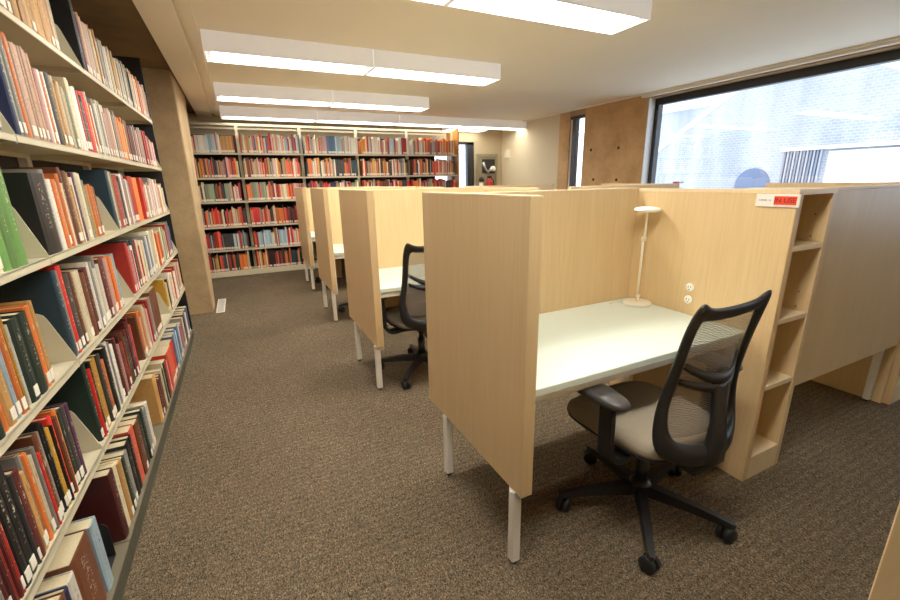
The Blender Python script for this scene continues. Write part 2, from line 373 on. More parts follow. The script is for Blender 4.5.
# ------------------------------------------------------------------ ceiling lights
def make_light(L, lens='lens'):
    t = thing('ceiling_light', None, 'ceiling light')
    D, z0, z1 = .33, 2.415, CZ
    b = MB(); th = .012
    b.box(0, L, 0, th, z0, z1).box(0, L, D-th, D, z0, z1).box(0, th, th, D-th, z0, z1).box(L-th, L, th, D-th, z0, z1).box(th, L-th, th, D-th, z1-.03, z1)
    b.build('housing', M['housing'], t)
    MB().box(.05, L-.05, .03, D-.03, z0+.018, z0+.034).build('diffuser', M[lens], t)
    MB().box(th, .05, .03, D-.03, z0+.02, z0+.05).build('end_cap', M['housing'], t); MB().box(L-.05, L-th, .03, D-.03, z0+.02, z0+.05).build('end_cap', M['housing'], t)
    return t
pl0 = make_light(1.335); pl3 = make_light(1.40, 'lens_far'); pl4 = make_light(.9, 'lens_far'); pl5 = make_light(1.335, 'lens_near')
ROWS = [(2.25, -.085, 2, pl0, ['left light of the row at the top edge of the photo', 'large bright white ceiling light box cut off by the top of the photo']),
        (4.06, -.085, 2, pl0, ['white ceiling light box nearest the concrete beam, second row', 'white ceiling light box at window end of second row']),
        (5.93, -.075, 2, pl0, ['white ceiling light box nearest the beam, third row back', 'white ceiling light box at right end of third row back']),
        (7.55, -.07, 4, pl3, ['leftmost white ceiling light above the far bookshelves', 'second ceiling light from the beam above far bookshelves', 'third ceiling light from the beam above far bookshelves', 'rightmost ceiling light of the row above far bookshelves']),
        (8.08, 3.96, 1, pl4, ['small ceiling light partly hidden beyond the far bookshelf row']),
        (.5, -.085, 1, pl5, ['ceiling light box over the near aisle, just outside the photo'])]
used = set()
for (y, x, n, src, labs) in ROWS:
    for k in range(n):
        if src not in used: o = src; used.add(src)
        else: o = copy_tree(src)
        Ls = 1.335 if src is pl0 else 1.40
        o.location = (x+k*(Ls+.006), y, 0); o['label'] = labs[k]; o['group'] = 'rows of boxed ceiling lights'

# ------------------------------------------------------------------ left stacks
SX, SZ = -.565, [1.96, 1.58, 1.212, .858, .509, .09]        # front lip, shelf levels
BAYS = [-.105, .825, 1.76, 2.695, 3.63, 4.565]
rk = thing('library_shelving', 'long putty-coloured steel shelving along the left wall, packed with books', 'bookshelf', (-.72, 2.2, 0))
def wloc(o, p):
    """keep world position when parented to a root at p"""
    o.location = (-p[0], -p[1], -p[2]); return o
RP = (-.72, 2.2, 0)
for y0, y1 in zip(BAYS, BAYS[1:]):
    for i, z in enumerate(SZ):
        if i < 5:
            b = MB().box(SX-.27, SX, y0+.004, y1-.004, z-.006, z, bev=.002).box(SX-.006, SX, y0+.004, y1-.004, z-.024, z, bev=.002).box(SX-.276, SX-.27, y0+.004, y1-.004, z-.024, z+.012)
            wloc(b.build('shelf', M['shelf'], rk), RP)
        else:
            wloc(MB().box(SX-.27, SX, y0+.002, y1-.002, z-.012, z, bev=.002).build('base_shelf', M['base'], rk), RP)
    wloc(MB().box(SX-.27, SX-.004, y0+.001, y1-.001, 0, .077).build('base_plinth', M['dark_steel'], rk), RP)
for k, y in enumerate(BAYS[1:]):
    for z in SZ[:5]:
        x0 = SX-.002
        pts = [(x0, y-.0015, z-.028), (x0, y-.0015, z+.004), (x0-.048, y-.0015, z+.150), (x0-.056, y-.0015, z+.166), (x0-.070, y-.0015, z+.174), (x0-.272, y-.0015, z+.178), (x0-.272, y-.0015, z-.03)]
        wloc(MB().poly(pts, (0, .003, 0)).build('shelf_bracket', M['shelf'], rk), RP)
for y in BAYS:
    wloc(MB().box(SX-.31, SX-.278, y-.025, y+.025, 0, 2.3).build('upright', M['shelf'], rk), RP)
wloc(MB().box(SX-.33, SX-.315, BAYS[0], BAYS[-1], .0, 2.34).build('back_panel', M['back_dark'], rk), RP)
wloc(MB().box(SX-.33, SX-.006, BAYS[-1]+.01, BAYS[-1]+.04, 0, 2.44).build('end_panel', M['black_steel'], rk), RP)

PAL = dict(tan=(200, 150, 84), cream=(222, 206, 170), white=(230, 224, 210), pink=(196, 158, 132), rose=(208, 160, 150), red=(178, 44, 34), scarlet=(222, 40, 30),
           maroon=(92, 28, 28), orange=(222, 116, 46), coral=(222, 92, 66), yellow=(206, 154, 44), navy=(38, 46, 86), blue=(74, 104, 140), lightblue=(168, 192, 204), green=(104, 152, 74),
           darkgreen=(30, 50, 40), teal=(40, 62, 74), greygreen=(140, 148, 120), grey=(142, 138, 130), dark=(64, 60, 58), black=(20, 19, 20), brown=(112, 62, 36), purple=(98, 52, 82))
CNAME = dict(tan='tan', cream='cream', white='white', pink='dusty pink', rose='pale rose', red='brick red', scarlet='bright red', maroon='maroon', orange='orange', coral='coral red', yellow='mustard yellow',
             navy='navy', blue='mid blue', lightblue='light blue', green='leaf green', darkgreen='dark green', teal='dark teal', greygreen='grey green', grey='grey', dark='charcoal', black='black', brown='brown', purple='plum')
SHELF = ['top shelf', 'second shelf down', 'third shelf down', 'fourth shelf down', 'fifth shelf down', 'bottom shelf']
BOOKS = [
'1.809 1.936 9 tan .27;1.936 2.044 3 tan .27;2.044 2.239 5 tan .30;2.239 2.410 4 tan .29;2.410 2.443 2 pink .29;2.443 2.478 2 cream .3;2.807 2.836 1 black .31;2.836 2.853 1 purple .27;2.853 2.886 2 tan .27;2.886 2.920 1 cream .27;2.920 2.974 1 rose .25;2.974 3.148 7 cream,white,tan .25;3.148 3.234 3 dark,grey .25;3.234 3.423 8 white,cream .25;3.423 3.527 4 tan,yellow .25;3.527 3.791 10 cream,white,grey .24;3.791 3.957 6 black,dark,cream .26;3.957 4.221 8 cream,orange,white .25;4.221 4.435 7 tan,pink,rose .24;4.435 4.550 6 red,grey,white .24;4.576 4.550 6 white,cream .2',
'1.617 1.717 7 cream,red,grey,white .27;1.813 1.834 1 navy .31;1.834 1.856 1 greygreen .3;1.856 1.878 1 grey .29;1.878 1.893 1 pink .26;1.893 1.916 1 orange .31;1.916 2.080 9 pink .29;2.080 2.109 1 rose .24;2.109 2.139 1 white .25;2.139 2.170 1 orange .24;2.170 2.191 1 white .25;2.191 2.224 1 dark .25;2.224 2.368 7 tan,cream .24;2.368 2.420 2 greygreen .22;2.420 2.462 2 cream .28;2.462 2.520 2 white .26;2.520 2.550 1 red .25;2.550 2.597 3 darkgreen,grey .24;2.597 2.663 2 scarlet .27;2.663 2.732 3 orange,white .26;2.732 2.926 10 white,grey,cream .25;2.926 3.105 8 rose,cream,pink .24;3.105 3.204 4 darkgreen,grey .26;3.204 3.395 6 orange,tan .24;3.395 3.486 2 brown .25;3.486 3.614 2 maroon .22;3.614 3.987 12 rose,white,grey,pink .23;3.987 4.254 8 red,rose,dark .23;4.254 4.455 6 white,red .2',
'1.399 1.460 6 cream,grey .25;1.460 1.498 1 cream .22;1.498 1.538 1 green .29;1.538 1.581 1 green .29;1.581 1.634 1 green .29;1.803 1.923 1 black .262;1.913 1.943 1 grey .27;1.943 1.974 1 white .24;1.974 2.006 1 orange .24;2.006 2.074 3 cream,orange .24;2.074 2.098 1 brown .28;2.098 2.135 1 brown .27;2.135 2.174 3 tan,cream .25;2.174 2.200 1 white .25;2.200 2.227 1 purple .27;2.227 2.299 2 cream .27;2.299 2.344 1 greygreen .24;2.344 2.375 1 tan .22;2.375 2.441 2 orange .22;2.441 2.475 1 brown .22;2.739 2.781 1 teal .29;2.781 2.815 2 cream,greygreen .28;2.815 2.935 1 red .28;2.935 2.986 3 grey,dark .25;2.986 3.067 3 rose,white .26;3.067 3.182 3 grey,white .25;3.182 3.307 1 red .27;3.307 3.443 1 orange .27;3.515 3.591 1 red .27;3.591 3.754 4 cream,red,white .24;3.754 3.980 6 rose,white,grey .25;3.980 4.238 7 rose,white,pink .25;4.238 4.470 6 tan,cream,white .22',
'1.171 1.234 4 darkgreen,orange .26;1.234 1.264 1 darkgreen .24;1.264 1.300 1 orange .27;1.300 1.339 1 tan .26;1.339 1.362 1 lightblue .26;1.362 1.386 1 orange .27;1.386 1.396 1 yellow .27;1.396 1.418 1 navy .27;1.418 1.431 1 white .23;1.431 1.479 1 darkgreen .24;1.479 1.531 1 darkgreen .24;1.531 1.562 1 orange .25;1.562 1.586 1 tan .26;1.784 1.814 1 teal .3;1.814 1.825 1 grey .3;1.825 1.859 1 scarlet .31;1.859 1.919 1 dark .28;1.919 1.944 1 brown .27;1.944 2.023 2 cream .27;2.023 2.066 1 brown .25;2.066 2.110 1 maroon .26;2.110 2.273 7 white,grey,cream .27;2.273 2.346 1 maroon .26;2.346 2.384 1 rose .26;2.384 2.424 1 orange .26;2.424 2.465 1 orange .25;2.465 2.529 1 lightblue .26;2.780 2.826 1 red .28;2.826 2.868 2 rose,dark .26;2.854 2.942 3 white,scarlet .25;2.942 3.004 1 teal .27;3.004 3.101 3 red,cream .25;3.101 3.242 4 cream,white .25;3.242 3.480 6 blue,grey,white .25;3.480 3.660 2 cream .27;3.660 3.860 3 red,orange .25;3.860 4.144 6 greygreen,cream .24;4.144 4.404 6 red,grey,blue .25',
'1.003 1.066 6 cream,greygreen,grey .27;1.066 1.106 2 maroon .26;1.106 1.144 3 red,maroon .27;1.144 1.178 1 black .28;1.178 1.220 1 black .29;1.220 1.232 1 dark .26;1.232 1.265 1 maroon .26;1.265 1.286 1 tan .24;1.286 1.300 1 grey .27;1.300 1.321 1 orange .27;1.321 1.344 1 cream .24;1.344 1.359 1 grey .26;1.359 1.375 1 scarlet .23;1.375 1.399 1 brown .27;1.399 1.416 1 grey .28;1.416 1.441 2 black .29;1.441 1.468 1 yellow .26;1.468 1.477 1 black .26;1.477 1.505 1 scarlet .27;1.505 1.524 1 brown .26;1.524 1.544 1 orange .27;1.544 1.564 1 darkgreen .26;1.564 1.596 1 dark .26;1.596 1.623 1 purple .26;1.814 1.842 1 darkgreen .3;1.842 1.864 1 scarlet .28;1.864 1.886 1 black .3;1.886 1.963 1 yellow .28;1.963 1.996 1 dark .28;1.996 2.039 1 orange .25;2.039 2.083 1 black .28;2.083 2.198 4 white,grey .27;2.198 2.282 4 maroon,cream,rose .26;2.282 2.349 3 brown,red .25;2.349 2.421 3 darkgreen,maroon .26;2.421 2.496 3 maroon,purple .27;2.496 2.536 1 red .24;2.663 2.708 1 brown .25;2.708 2.853 4 orange,cream .24;2.853 2.996 4 rose,red .24;2.996 3.073 1 grey .26;3.073 3.283 1 brown .29;3.578 3.688 1 yellow .25;3.688 3.866 4 cream,black,yellow .24;3.866 4.205 7 white,red,cream .24;4.205 4.550 7 red,rose,cream .25',
'0.827 0.925 6 maroon,black,brown .25;0.925 1.060 7 tan,black,dark .24;1.060 1.103 3 tan,black .23;1.103 1.133 1 black .24;1.133 1.173 1 dark .25;1.173 1.207 1 grey .25;1.207 1.242 1 navy .26;1.242 1.280 1 brown .26;1.280 1.309 1 navy .255;1.309 1.361 1 white .26;1.361 1.516 1 brown .275;1.529 1.591 1 lightblue .265;1.774 1.828 1 maroon .29;1.828 1.885 1 cream .28;1.885 1.935 1 tan .27;1.935 1.977 1 darkgreen .26;1.977 2.032 1 grey .25;2.032 2.126 2 black .27;2.126 2.203 1 coral .27;2.203 2.284 1 brown .26;2.284 2.372 2 darkgreen .27;2.372 2.449 1 grey .25;2.449 2.498 1 white .25;2.715 2.795 1 tan .28;2.795 2.924 3 maroon,brown .25;2.924 3.065 4 cream,darkgreen .24;3.065 3.220 3 red,rose .25;3.220 3.390 1 coral .25;3.390 3.514 1 scarlet .26;3.514 3.864 6 blue,lightblue .27;3.864 4.108 4 red,grey .25;4.108 4.484 6 white,maroon,blue .24']

allb = []          # (shelf, y0, thickness, height, depth, setback, colour)
rb = random.Random(21)
for i, row in enumerate(BOOKS):
    for e in row.split(';'):
        a, c, n, cols, h = e.split(); a, c, n, h = float(a), float(c), int(n), float(h); cols = cols.split(',')
        ws = [rb.uniform(.7, 1.3) if n > 1 else 1 for _ in range(n)]; tot = sum(ws); y = a; single = len(cols) == 1
        for k in range(n):
            t = (c-a)*ws[k]/tot
            for yb_ in BAYS:
                if y < yb_+.004 and y+t > yb_-.004:
                    if yb_-y > t/2: t = yb_-.005-y
                    else: t -= yb_+.005-y; y = yb_+.005
            if t < .004: continue
            cn = cols[k % len(cols)]
            hh = h*(rb.uniform(.97, 1.03) if single else rb.uniform(.88, 1.1))
            dd = min(.23, hh*rb.uniform(.70, .82)); hh = min(hh, .335)
            allb.append((i, y, t*.985, hh, dd, rb.uniform(.006, .014), cn)); y += t
    # books nearer than the frame's edge, never seen from the photo's place
    y = float(row.split()[0])
allb.sort(key=lambda q: (q[1]+q[2]/2)**2*1.0+.6*(SZ[q[0]]-1.2)**2)
def shade(c, v): return srgb(*[max(0, min(255, x*v)) for x in PAL[c]])
def book_cols(me, c):
    ca = me.color_attributes.new('Col', 'FLOAT_COLOR', 'POINT')
    for d in ca.data: d.color = c
def bay_of(y):
    for k in range(len(BAYS)-1):
        if BAYS[k] <= y < BAYS[k+1]: return len(BAYS)-2-k
    return 0
BAYN = ['bay by the pillar', 'second bay from pillar', 'third bay from pillar', 'fourth bay from pillar', 'fifth bay from pillar']
ordn = lambda n: '%d%s' % (n, 'th' if 10 <= n % 100 <= 20 else {1: 'st', 2: 'nd', 3: 'rd'}.get(n % 10, 'th'))
rank = {}
for i in range(6):
    per = {}
    for q in sorted([q for q in allb if q[0] == i], key=lambda q: -q[1]):
        k = bay_of(q[1]+q[2]/2); per[k] = per.get(k, 0)+1; rank[q] = (k, per[k])
NIND = 300
for q in allb[:NIND]:
    i, y, t, h, d, sb, cn = q
    xf = SX-sb; z = SZ[i]
    c = shade(cn, rb.uniform(.80, 1.03))
    # cover: rounded spine wrapped by two boards, built about its own base
    bt = min(.0035, t*.18); b = MB(); ns = 4; ring0 = []
    outer = [(-d, -t/2)]+[(-.006+.006*math.cos(a), (t/2)*math.sin(a)) for a in [-PI/2+PI*k/ns for k in range(ns+1)]]+[(-d, t/2)]
    inner = [(-d, t/2-bt), (-.008, t/2-bt), (-.008, -t/2+bt), (-d, -t/2+bt)]
    lo = [b.bm.verts.new((x, yy, 0)) for x, yy in outer+inner]; hi = [b.bm.verts.new((x, yy, h)) for x, yy in outer+inner]
    b.bm.faces.new(lo[::-1]); b.bm.faces.new(hi); m_ = len(lo)
    for k in range(m_): b.bm.faces.new((lo[k], lo[(k+1) % m_], hi[(k+1) % m_], hi[k]))
    o = b.build('book', M['cover'], None, (xf, y+t/2, z)); book_cols(o.data, c)
    k, r = rank[q]
    size = 'slim' if t < .018 else ('thick' if t > .034 else ('tall' if h > .275 else ''))
    tag(o, ' '.join(f"{size} {CNAME[cn]} book, {ordn(r)} from far end, {SHELF[i]}, {BAYN[k]}".split()), 'book', f'books on the {SHELF[i]} of the left stacks')
    MB().box(-d+.004, -.009, -t/2+bt*1.05, t/2-bt*1.05, .003, h-.004).build('page_block', M['paper'], o)
    if t > .010 and rb.random() < .55 and not (cn == 'green'):
        lw = min(t*.8, .024)
        MB().box(-.0005, .0012, -lw/2, lw/2, .012, .043).build('spine_label', M['label'], o)

class Bulk:
    """many small boxes with a colour attribute as ONE mesh"""
    def __init__(s): s.v = []; s.f = []; s.c = []
    def box(s, x0, x1, y0, y1, z0, z1, c, faces=(0, 1, 2, 3, 4, 5)):
        n = len(s.v)
        s.v += [(x0, y0, z0), (x1, y0, z0), (x1, y1, z0), (x0, y1, z0), (x0, y0, z1), (x1, y0, z1), (x1, y1, z1), (x0, y1, z1)]; s.c += [c]*8
        F = [(0, 3, 2, 1), (4, 5, 6, 7), (0, 1, 5, 4), (1, 2, 6, 5), (2, 3, 7, 6), (3, 0, 4, 7)]
        s.f += [tuple(n+k for k in F[j]) for j in faces]
    def build(s, name, mat):
        me = bpy.data.meshes.new(name); me.from_pydata(s.v, [], s.f); me.update(); me.materials.append(mat)
        ca = me.color_attributes.new('Col', 'FLOAT_COLOR', 'POINT')
        for d, c in zip(ca.data, s.c): d.color = c
        o = bpy.data.objects.new(name, me); COL.objects.link(o); return o
bulk = Bulk(); PAGE = srgb(206, 190, 152); LAB = srgb(236, 230, 214)
def bulk_x(xf, y, t, h, d, z, c, lab):      # book whose spine faces +X
    bulk.box(xf-d, xf, y, y+t, z, z+h, c)
    bulk.box(xf-d+.003, xf-.004, y+.003, y+t-.003, z+h-.002, z+h+.0008, PAGE, (1,))
    if lab: bulk.box(xf, xf+.001, y+t*.1, y+t*.9, z+.012, z+.045, LAB, (3,))
def bulk_y(x, yf, t, h, d, z, c, lab):      # book whose spine faces -Y
    bulk.box(x, x+t, yf, yf+d, z, z+h, c)
    if lab: bulk.box(x+t*.1, x+t*.9, yf-.001, yf, z+.010, z+.042, LAB, (2,))
for q in allb[NIND:]:
    i, y, t, h, d, sb, cn = q
    bulk_x(SX-sb, y, t, h, d, SZ[i], shade(cn, rb.uniform(.88, 1.1)), t > .008 and rb.random() < .7)
for i, row in enumerate(BOOKS):             # the run of each shelf just outside the frame
    y = float(row.split()[0]); lim = y-.75
    while y > lim:
        t = rb.uniform(.015, .04); y -= t
        if min(abs(y-k) for k in BAYS) < .05: continue
        bulk_x(SX-.02, y, t*.98, rb.uniform(.2, .27), .18, SZ[i], shade(rb.choice(list(PAL)), 1), True)

# black bookends on the bottom shelf
for y, lab in ((1.70, 'black metal bookend nearest the camera on the bottom shelf'), (2.56, 'black metal bookend farther along the bottom shelf')):
    b = MB(); prof = [(0, 0), (0, .12)]+[(-.03+.03*math.cos(a), .12+.03*math.sin(a)) for a in (PI/6, PI/3, PI/2)]+[(-.11, .15)]+[(-.11-.03*math.sin(a), .12+.03*math.cos(a)) for a in (PI/6, PI/3, PI/2)]+[(-.14, 0)]
    b.poly([(x, 0, z) for x, z in prof], (0, .003, 0)); o = b.build('bookend', M['black_soft'], None, (SX-.03, y, SZ[5]+.001))
    MB().box(-.14, 0, -.08, 0, 0, .002).build('base_plate', M['black_soft'], o)
    tag(o, lab, 'bookend', 'black bookends')

# ------------------------------------------------------------------ far stacks
FY = 7.56; FZ = [1.899, 1.538, 1.181, .797, .432, .089]
PX = [-.825, .115, 1.055, 1.995, 2.935, 3.875]; RP2 = (1.5, 7.8, 0)
fr = thing('library_shelving', 'tall putty-coloured steel shelving across the far end, six levels of books', 'bookshelf', RP2)
for x0, x1 in zip(PX, PX[1:]):
    for i, z in enumerate(FZ):
        if i < 5:
            wloc(MB().box(x0+.003, x1-.003, FY, FY+.235, z-.006, z).box(x0+.003, x1-.003, FY, FY+.006, z-.026, z, bev=.002).build('shelf', M['shelf'], fr), RP2)
        else:
            wloc(MB().box(x0+.002, x1-.002, FY, FY+.24, 0, z, bev=.003).build('base_shelf', M['shelf'], fr), RP2)
    wloc(MB().box(x0+.02, x1-.02, FY+.225, FY+.25, 2.315, 2.35).build('top_rail', M['shelf'], fr), RP2)
    wloc(MB().box(x0, x1, FY+.48, FY+.49, 2.29, 2.315).build('rear_rail', M['shelf'], fr), RP2)
for x in PX:
    wloc(MB().box(x-.022, x+.022, FY+.215, FY+.255, 0, 2.35).build('upright', M['shelf'], fr), RP2)
wloc(MB().box(3.885, 3.905, FY-.005, FY+.5, 0, 2.36).build('end_panel', M['orange_wood'], fr), RP2)
wloc(MB().box(PX[0], 3.62, FY+.5, FY+.505, .0, 2.2).build('rear_sheet', M['back_dark'], fr), RP2)  # dark sheet added to block bright window gaps through the open shelving
MIX = ['cream,white,orange,tan,white,lightblue,yellow,orange,rose,white,coral,red,blue', 'tan,cream,orange,brown,coral,scarlet,white,dark,yellow,teal,grey,rose,cream', 'dark,scarlet,red,brown,grey,orange,cream,navy,rose,greygreen,coral',
       'dark,red,black,scarlet,grey,brown,cream,orange,scarlet,maroon,coral', 'brown,red,dark,white,navy,orange,grey,cream,coral,scarlet,lightblue', 'darkgreen,black,orange,dark,scarlet,tan,teal,coral,cream,red']  # upper rows paler: light falling on them is put into the colours
rf = random.Random(5)
for i, z in enumerate(FZ):
    cols = MIX[i].split(',')
    for x0, x1 in zip(PX, PX[1:]):
        x = x0+.03; end = x1-rf.choice([.03, .035, .06, .12, .16] if i > 2 else [.03, .03, .05])
        lim = 3.84 if x1 > 3.8 else end
        while x < min(end, lim):
            if rf.random() < .06:       # a set in one binding
                n, c0, h0, t0 = rf.randint(3, 6), rf.choice(cols), rf.uniform(.24, .285), rf.uniform(.016, .026)
            else: n, c0, h0, t0 = 1, rf.choice(cols), rf.uniform(.215, .30), rf.uniform(.009, .026)
            for _ in range(n):
                if x+t0 > min(end, lim): x = 9; break
                bulk_y(x, FY+rf.uniform(.012, .03), t0*.97, h0, rf.uniform(.13, .19), z, shade(c0, rf.uniform(.85, 1.12)), rf.random() < .75); x += t0
        x = x0+.03                        # the rows shelved from the other side, colours darkened to fill the gaps with shade
        while x < x1-.08 and i < 5:
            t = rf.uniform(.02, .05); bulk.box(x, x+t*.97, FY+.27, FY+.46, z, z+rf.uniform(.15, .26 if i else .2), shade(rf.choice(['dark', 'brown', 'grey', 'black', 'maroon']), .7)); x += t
o = bulk.build('library_books', M['cover2'])
tag(o, 'library books in mixed colours filling the farther shelves', 'books', kind='stuff')

# ------------------------------------------------------------------ carrels
def square_leg(b, x, y, z1, w=.036, m=None):
    b.box(x-w/2, x+w/2, y-w/2, y+w/2, .012, z1, bev=.004, m=M['white_metal'])
    b.lathe([(.013, .0), (.015, .003), (.015, .012)], (x, y, 0), 10, 'z', m=M['black_soft'])
H = 1.362
def make_carrel():
    """origin: floor under the aisle panel's near front corner"""
    t = thing('study_carrel', None, 'carrel')
    MB().box(.0, .048, 0, .815, .335, H+.010, bev=.002).build('side_panel', M['wood'], t)
    MB().box(.048, 1.240, .685, .72, .335, H, bev=.002).build('back_panel', M['wood'], t)
    MB().box(1.240, 1.267, -.08, .77, 0, H-.016, bev=.002).build('divider_panel', M['wood'], t)
    MB().box(.048, 1.240, .685, .77, H, H+.004).box(1.240, 1.267, -.08, .77, H-.016, H).box(.0, .048, 0, .815, H+.010, H+.013).build('panel_edge', M['wood_edge'], t)
    MB().box(.05, 1.237, .015, .683, .710, .740, bev=.003).build('desk_top', M['desk'], t)
    MB().box(.06, 1.225, .04, .075, .672, .7095).box(.06, 1.225, .61, .645, .672, .7095).build('desk_rail', M['white_metal'], t)
    for y, z1 in ((.055, .71), (.625, .71)):
        b = MB(); square_leg(b, .014, y, .3345); b.box(.0485, .06, y-.018, y+.018, .30, .70, m=M['white_metal']); b.box(.0, .06, y-.018, y+.018, .300, .3345, m=M['white_metal']); b.build('leg', None, t)
    for y in (.055, .60):
        b = MB(); square_leg(b, 1.212, y, .71); b.build('leg', None, t)
    return t
def outlets(t):
    for k, (y, z) in enumerate(((.315, .880), (.315, .815))):
        b = MB(); b.lathe([(.0, -.005), (.019, -.005), (.022, -.003), (.022, 0)], (1.2395, y, z), 20, 'x', m=M['white_metal'])
        for dy, dz in ((-.006, .003), (.006, .003)): b.box(1.2335, 1.2345, y+dy-.0015, y+dy+.0015, z+dz-.005, z+dz+.004, m=M['slot'])
        b.box(1.2335, 1.2345, y-.003, y+.003, z-.012, z-.008, m=M['slot'])
        b.build('power_outlet', None, t)
C0 = make_carrel(); plain_c = copy_tree(C0)      # a spare copy before the outlets go on
outlets(C0)
CX = .752
CAR = [(C0, 1.012, CX, 'nearest study carrel, maple panels and white desk with the lamp on it'),
       (plain_c, 2.625, CX-.04, 'second maple study carrel along the aisle, black chair half hidden behind it'),
       (None, 4.33, CX-.005, 'third maple study carrel along the aisle from the camera'),
       (None, 5.89, CX+.005, 'farthest maple study carrel, in front of the far bookshelves'),
       (None, -.652, CX, 'maple panel end of the carrel at the bottom right corner of the photo')]
for o, y, x, lab in CAR:
    if o is None: o = copy_tree(plain_c)
    o.location = (x, y, 0); o['label'] = lab; o['group'] = 'study carrels along the aisle'
# shelf towers closing the carrel ends
def make_tower(label):
    t = thing('shelf_tower', label, 'shelves')
    W, D, th = .268, .30, .02
    MB().box(0, .008, 0, D, 0, H-.022, bev=.001).build('side_panel', M['wood'], t)
    MB().box(W-.03, W, 0, D, 0, H-.022, bev=.001).build('side_panel', M['wood'], t)
    MB().box(-.001, W, 0, D, H-.022, H, bev=.001).build('top_panel', M['wood_edge'], t)
    MB().box(.008, W-.03, D-.02, D, 0, H-.022).build('back_panel', M['wood'], t)
    for z in (.492, .812, 1.132):
        MB().box(.0085, W-.0305, .002, D-.021, z-.022, z, bev=.001).build('shelf', M['wood_edge'], t)
    MB().box(.0085, W-.0305, .0, D-.021, .0, .124, bev=.001).build('base_shelf', M['wood_edge'], t)
    b = MB()
    for z in (1.155, 1.25, .9, 1.1, .83):
        for y in (.05, .2): b.lathe([(.0, -.001), (.0035, -.001), (.0035, 0)], (W-.03, y, z), 8, 'x')
    b.build('pin_hole', M['slot'], t)
    return t
tw = make_tower('open maple shelf tower at the end of the nearest carrel, beside the office chair')
TX = CX+1.268; TY = .932
tw.location = (TX, TY, 0); tw['group'] = 'open shelf towers'
t2 = copy_tree(tw); t2.location = (3.53, TY, 0); t2['label'] = 'partly seen shelf tower at the right edge of the photo'
# carrels of the next column, backs towards the camera
def make_back_carrel():
    t = thing('study_carrel', None, 'carrel')
    MB().box(0, 1.21, 0, .035, .40, H-.012, bev=.002).build('back_panel', M['wood'], t)
    MB().box(0, 1.21, 0, .035, H-.012, H, bev=.001).build('panel_edge', M['wood_edge'], t)
    MB().box(.02, 1.19, .037, .72, .712, .740, bev=.003).build('desk_top', M['desk'], t)
    for x in (.03, 1.185):
        for y in (.062, .68):
            b = MB(); square_leg(b, x, y, .711); b.build('leg', None, t)
    MB().box(1.212, 1.24, 0, .9, 0, H, bev=.002).build('divider_panel', M['wood'], t)
    return t
bc = make_back_carrel(); bc.location = (TX+.272, .965, 0)
tag(bc, 'carrel with its blank back panel to the camera, right of the shelf tower', 'carrel', 'study carrels of the window side column')
for y, lab in ((2.58, 'window side carrel behind the one with the blank back panel'), (4.28, 'third window side carrel from the camera')):
    c = copy_tree(bc); c.location = (TX+.272, y, 0); c['label'] = lab

# ------------------------------------------------------------------ sign on the divider
def text_mesh(s, size, name):
    cu = bpy.data.curves.new(name, 'FONT'); cu.body = s; cu.size = size; cu.extrude = .0004; cu.align_x = 'CENTER'; cu.align_y = 'CENTER'
    o = bpy.data.objects.new(name, cu); COL.objects.link(o)
    dg = bpy.context.evaluated_depsgraph_get(); me = bpy.data.meshes.new_from_object(o.evaluated_get(dg))
    bpy.data.objects.remove(o); return me
XS = CX+1.2395
sg = thing('occupancy_sign', 'white slider sign with red IN USE panel on the nearest carrel divider', 'sign', (XS, 1.004, 1.318))
MB().box(-.006, 0, -.081, .081, -.026, .026, bev=.0015).build('sign_plate', M['sign'], sg)
MB().box(-.0075, -.006, -.071, .010, -.017, .017).build('slider_panel', M['signred'], sg)
for s, size, y, mt in (('IN USE', .027, -.030, 'ink'), ('CARREL 16', .0098, .046, 'inkgrey')):
    me = text_mesh(s, size, 'lettering'); me.materials.append(M[mt])
    o = bpy.data.objects.new('lettering', me); COL.objects.link(o); o.parent = sg
    o.matrix_local = Matrix(((0, 0, -1, -.0081 if mt == 'ink' else -.0066), (-1, 0, 0, y), (0, 1, 0, 0), (0, 0, 0, 1)))

# ------------------------------------------------------------------ desk lamp
lp = thing('desk_lamp', 'slim ivory desk lamp with round flat head in the nearest carrel corner', 'lamp', (CX+1.164, 1.57, .7405))
MB().lathe([(0, 0), (.070, 0), (.073, .004), (.073, .013), (.068, .018), (.03, .020), (0, .020)], (0, 0, 0), 40).build('base', M['lamp'], lp)
MB().tube([(0, 0, .02), (0, 0, .045)], .007).box(-.013, .013, -.008, .008, .040, .056, bev=.002).build('base_joint', M['lamp'], lp)
MB().tube([(-.004, 0, .05), (-.004, 0, .36)], .0062).build('lower_arm', M['lamp'], lp)
MB().box(-.014, .014, -.009, .009, .352, .374, bev=.003).build('elbow_joint', M['lamp'], lp)
MB().tube([(.005, 0, .36), (.005, 0, .505)], .0058).build('upper_arm', M['lamp'], lp)
MB().lathe([(0, .503), (.045, .504), (.064, .510), (.067, .516), (.060, .524), (.03, .530), (0, .532)], (.005, 0, 0), 40).build('lamp_head', M['lampw'], lp)
MB().tube([(-.02, .05, .004), (-.06, .066, .003), (-.10, .068, .012), (-.115, .070, .055), (-.06, .07, .10)][:3]+[(-.13, .069, .004)], .002, 6).build('cord', M['lamp'], lp)

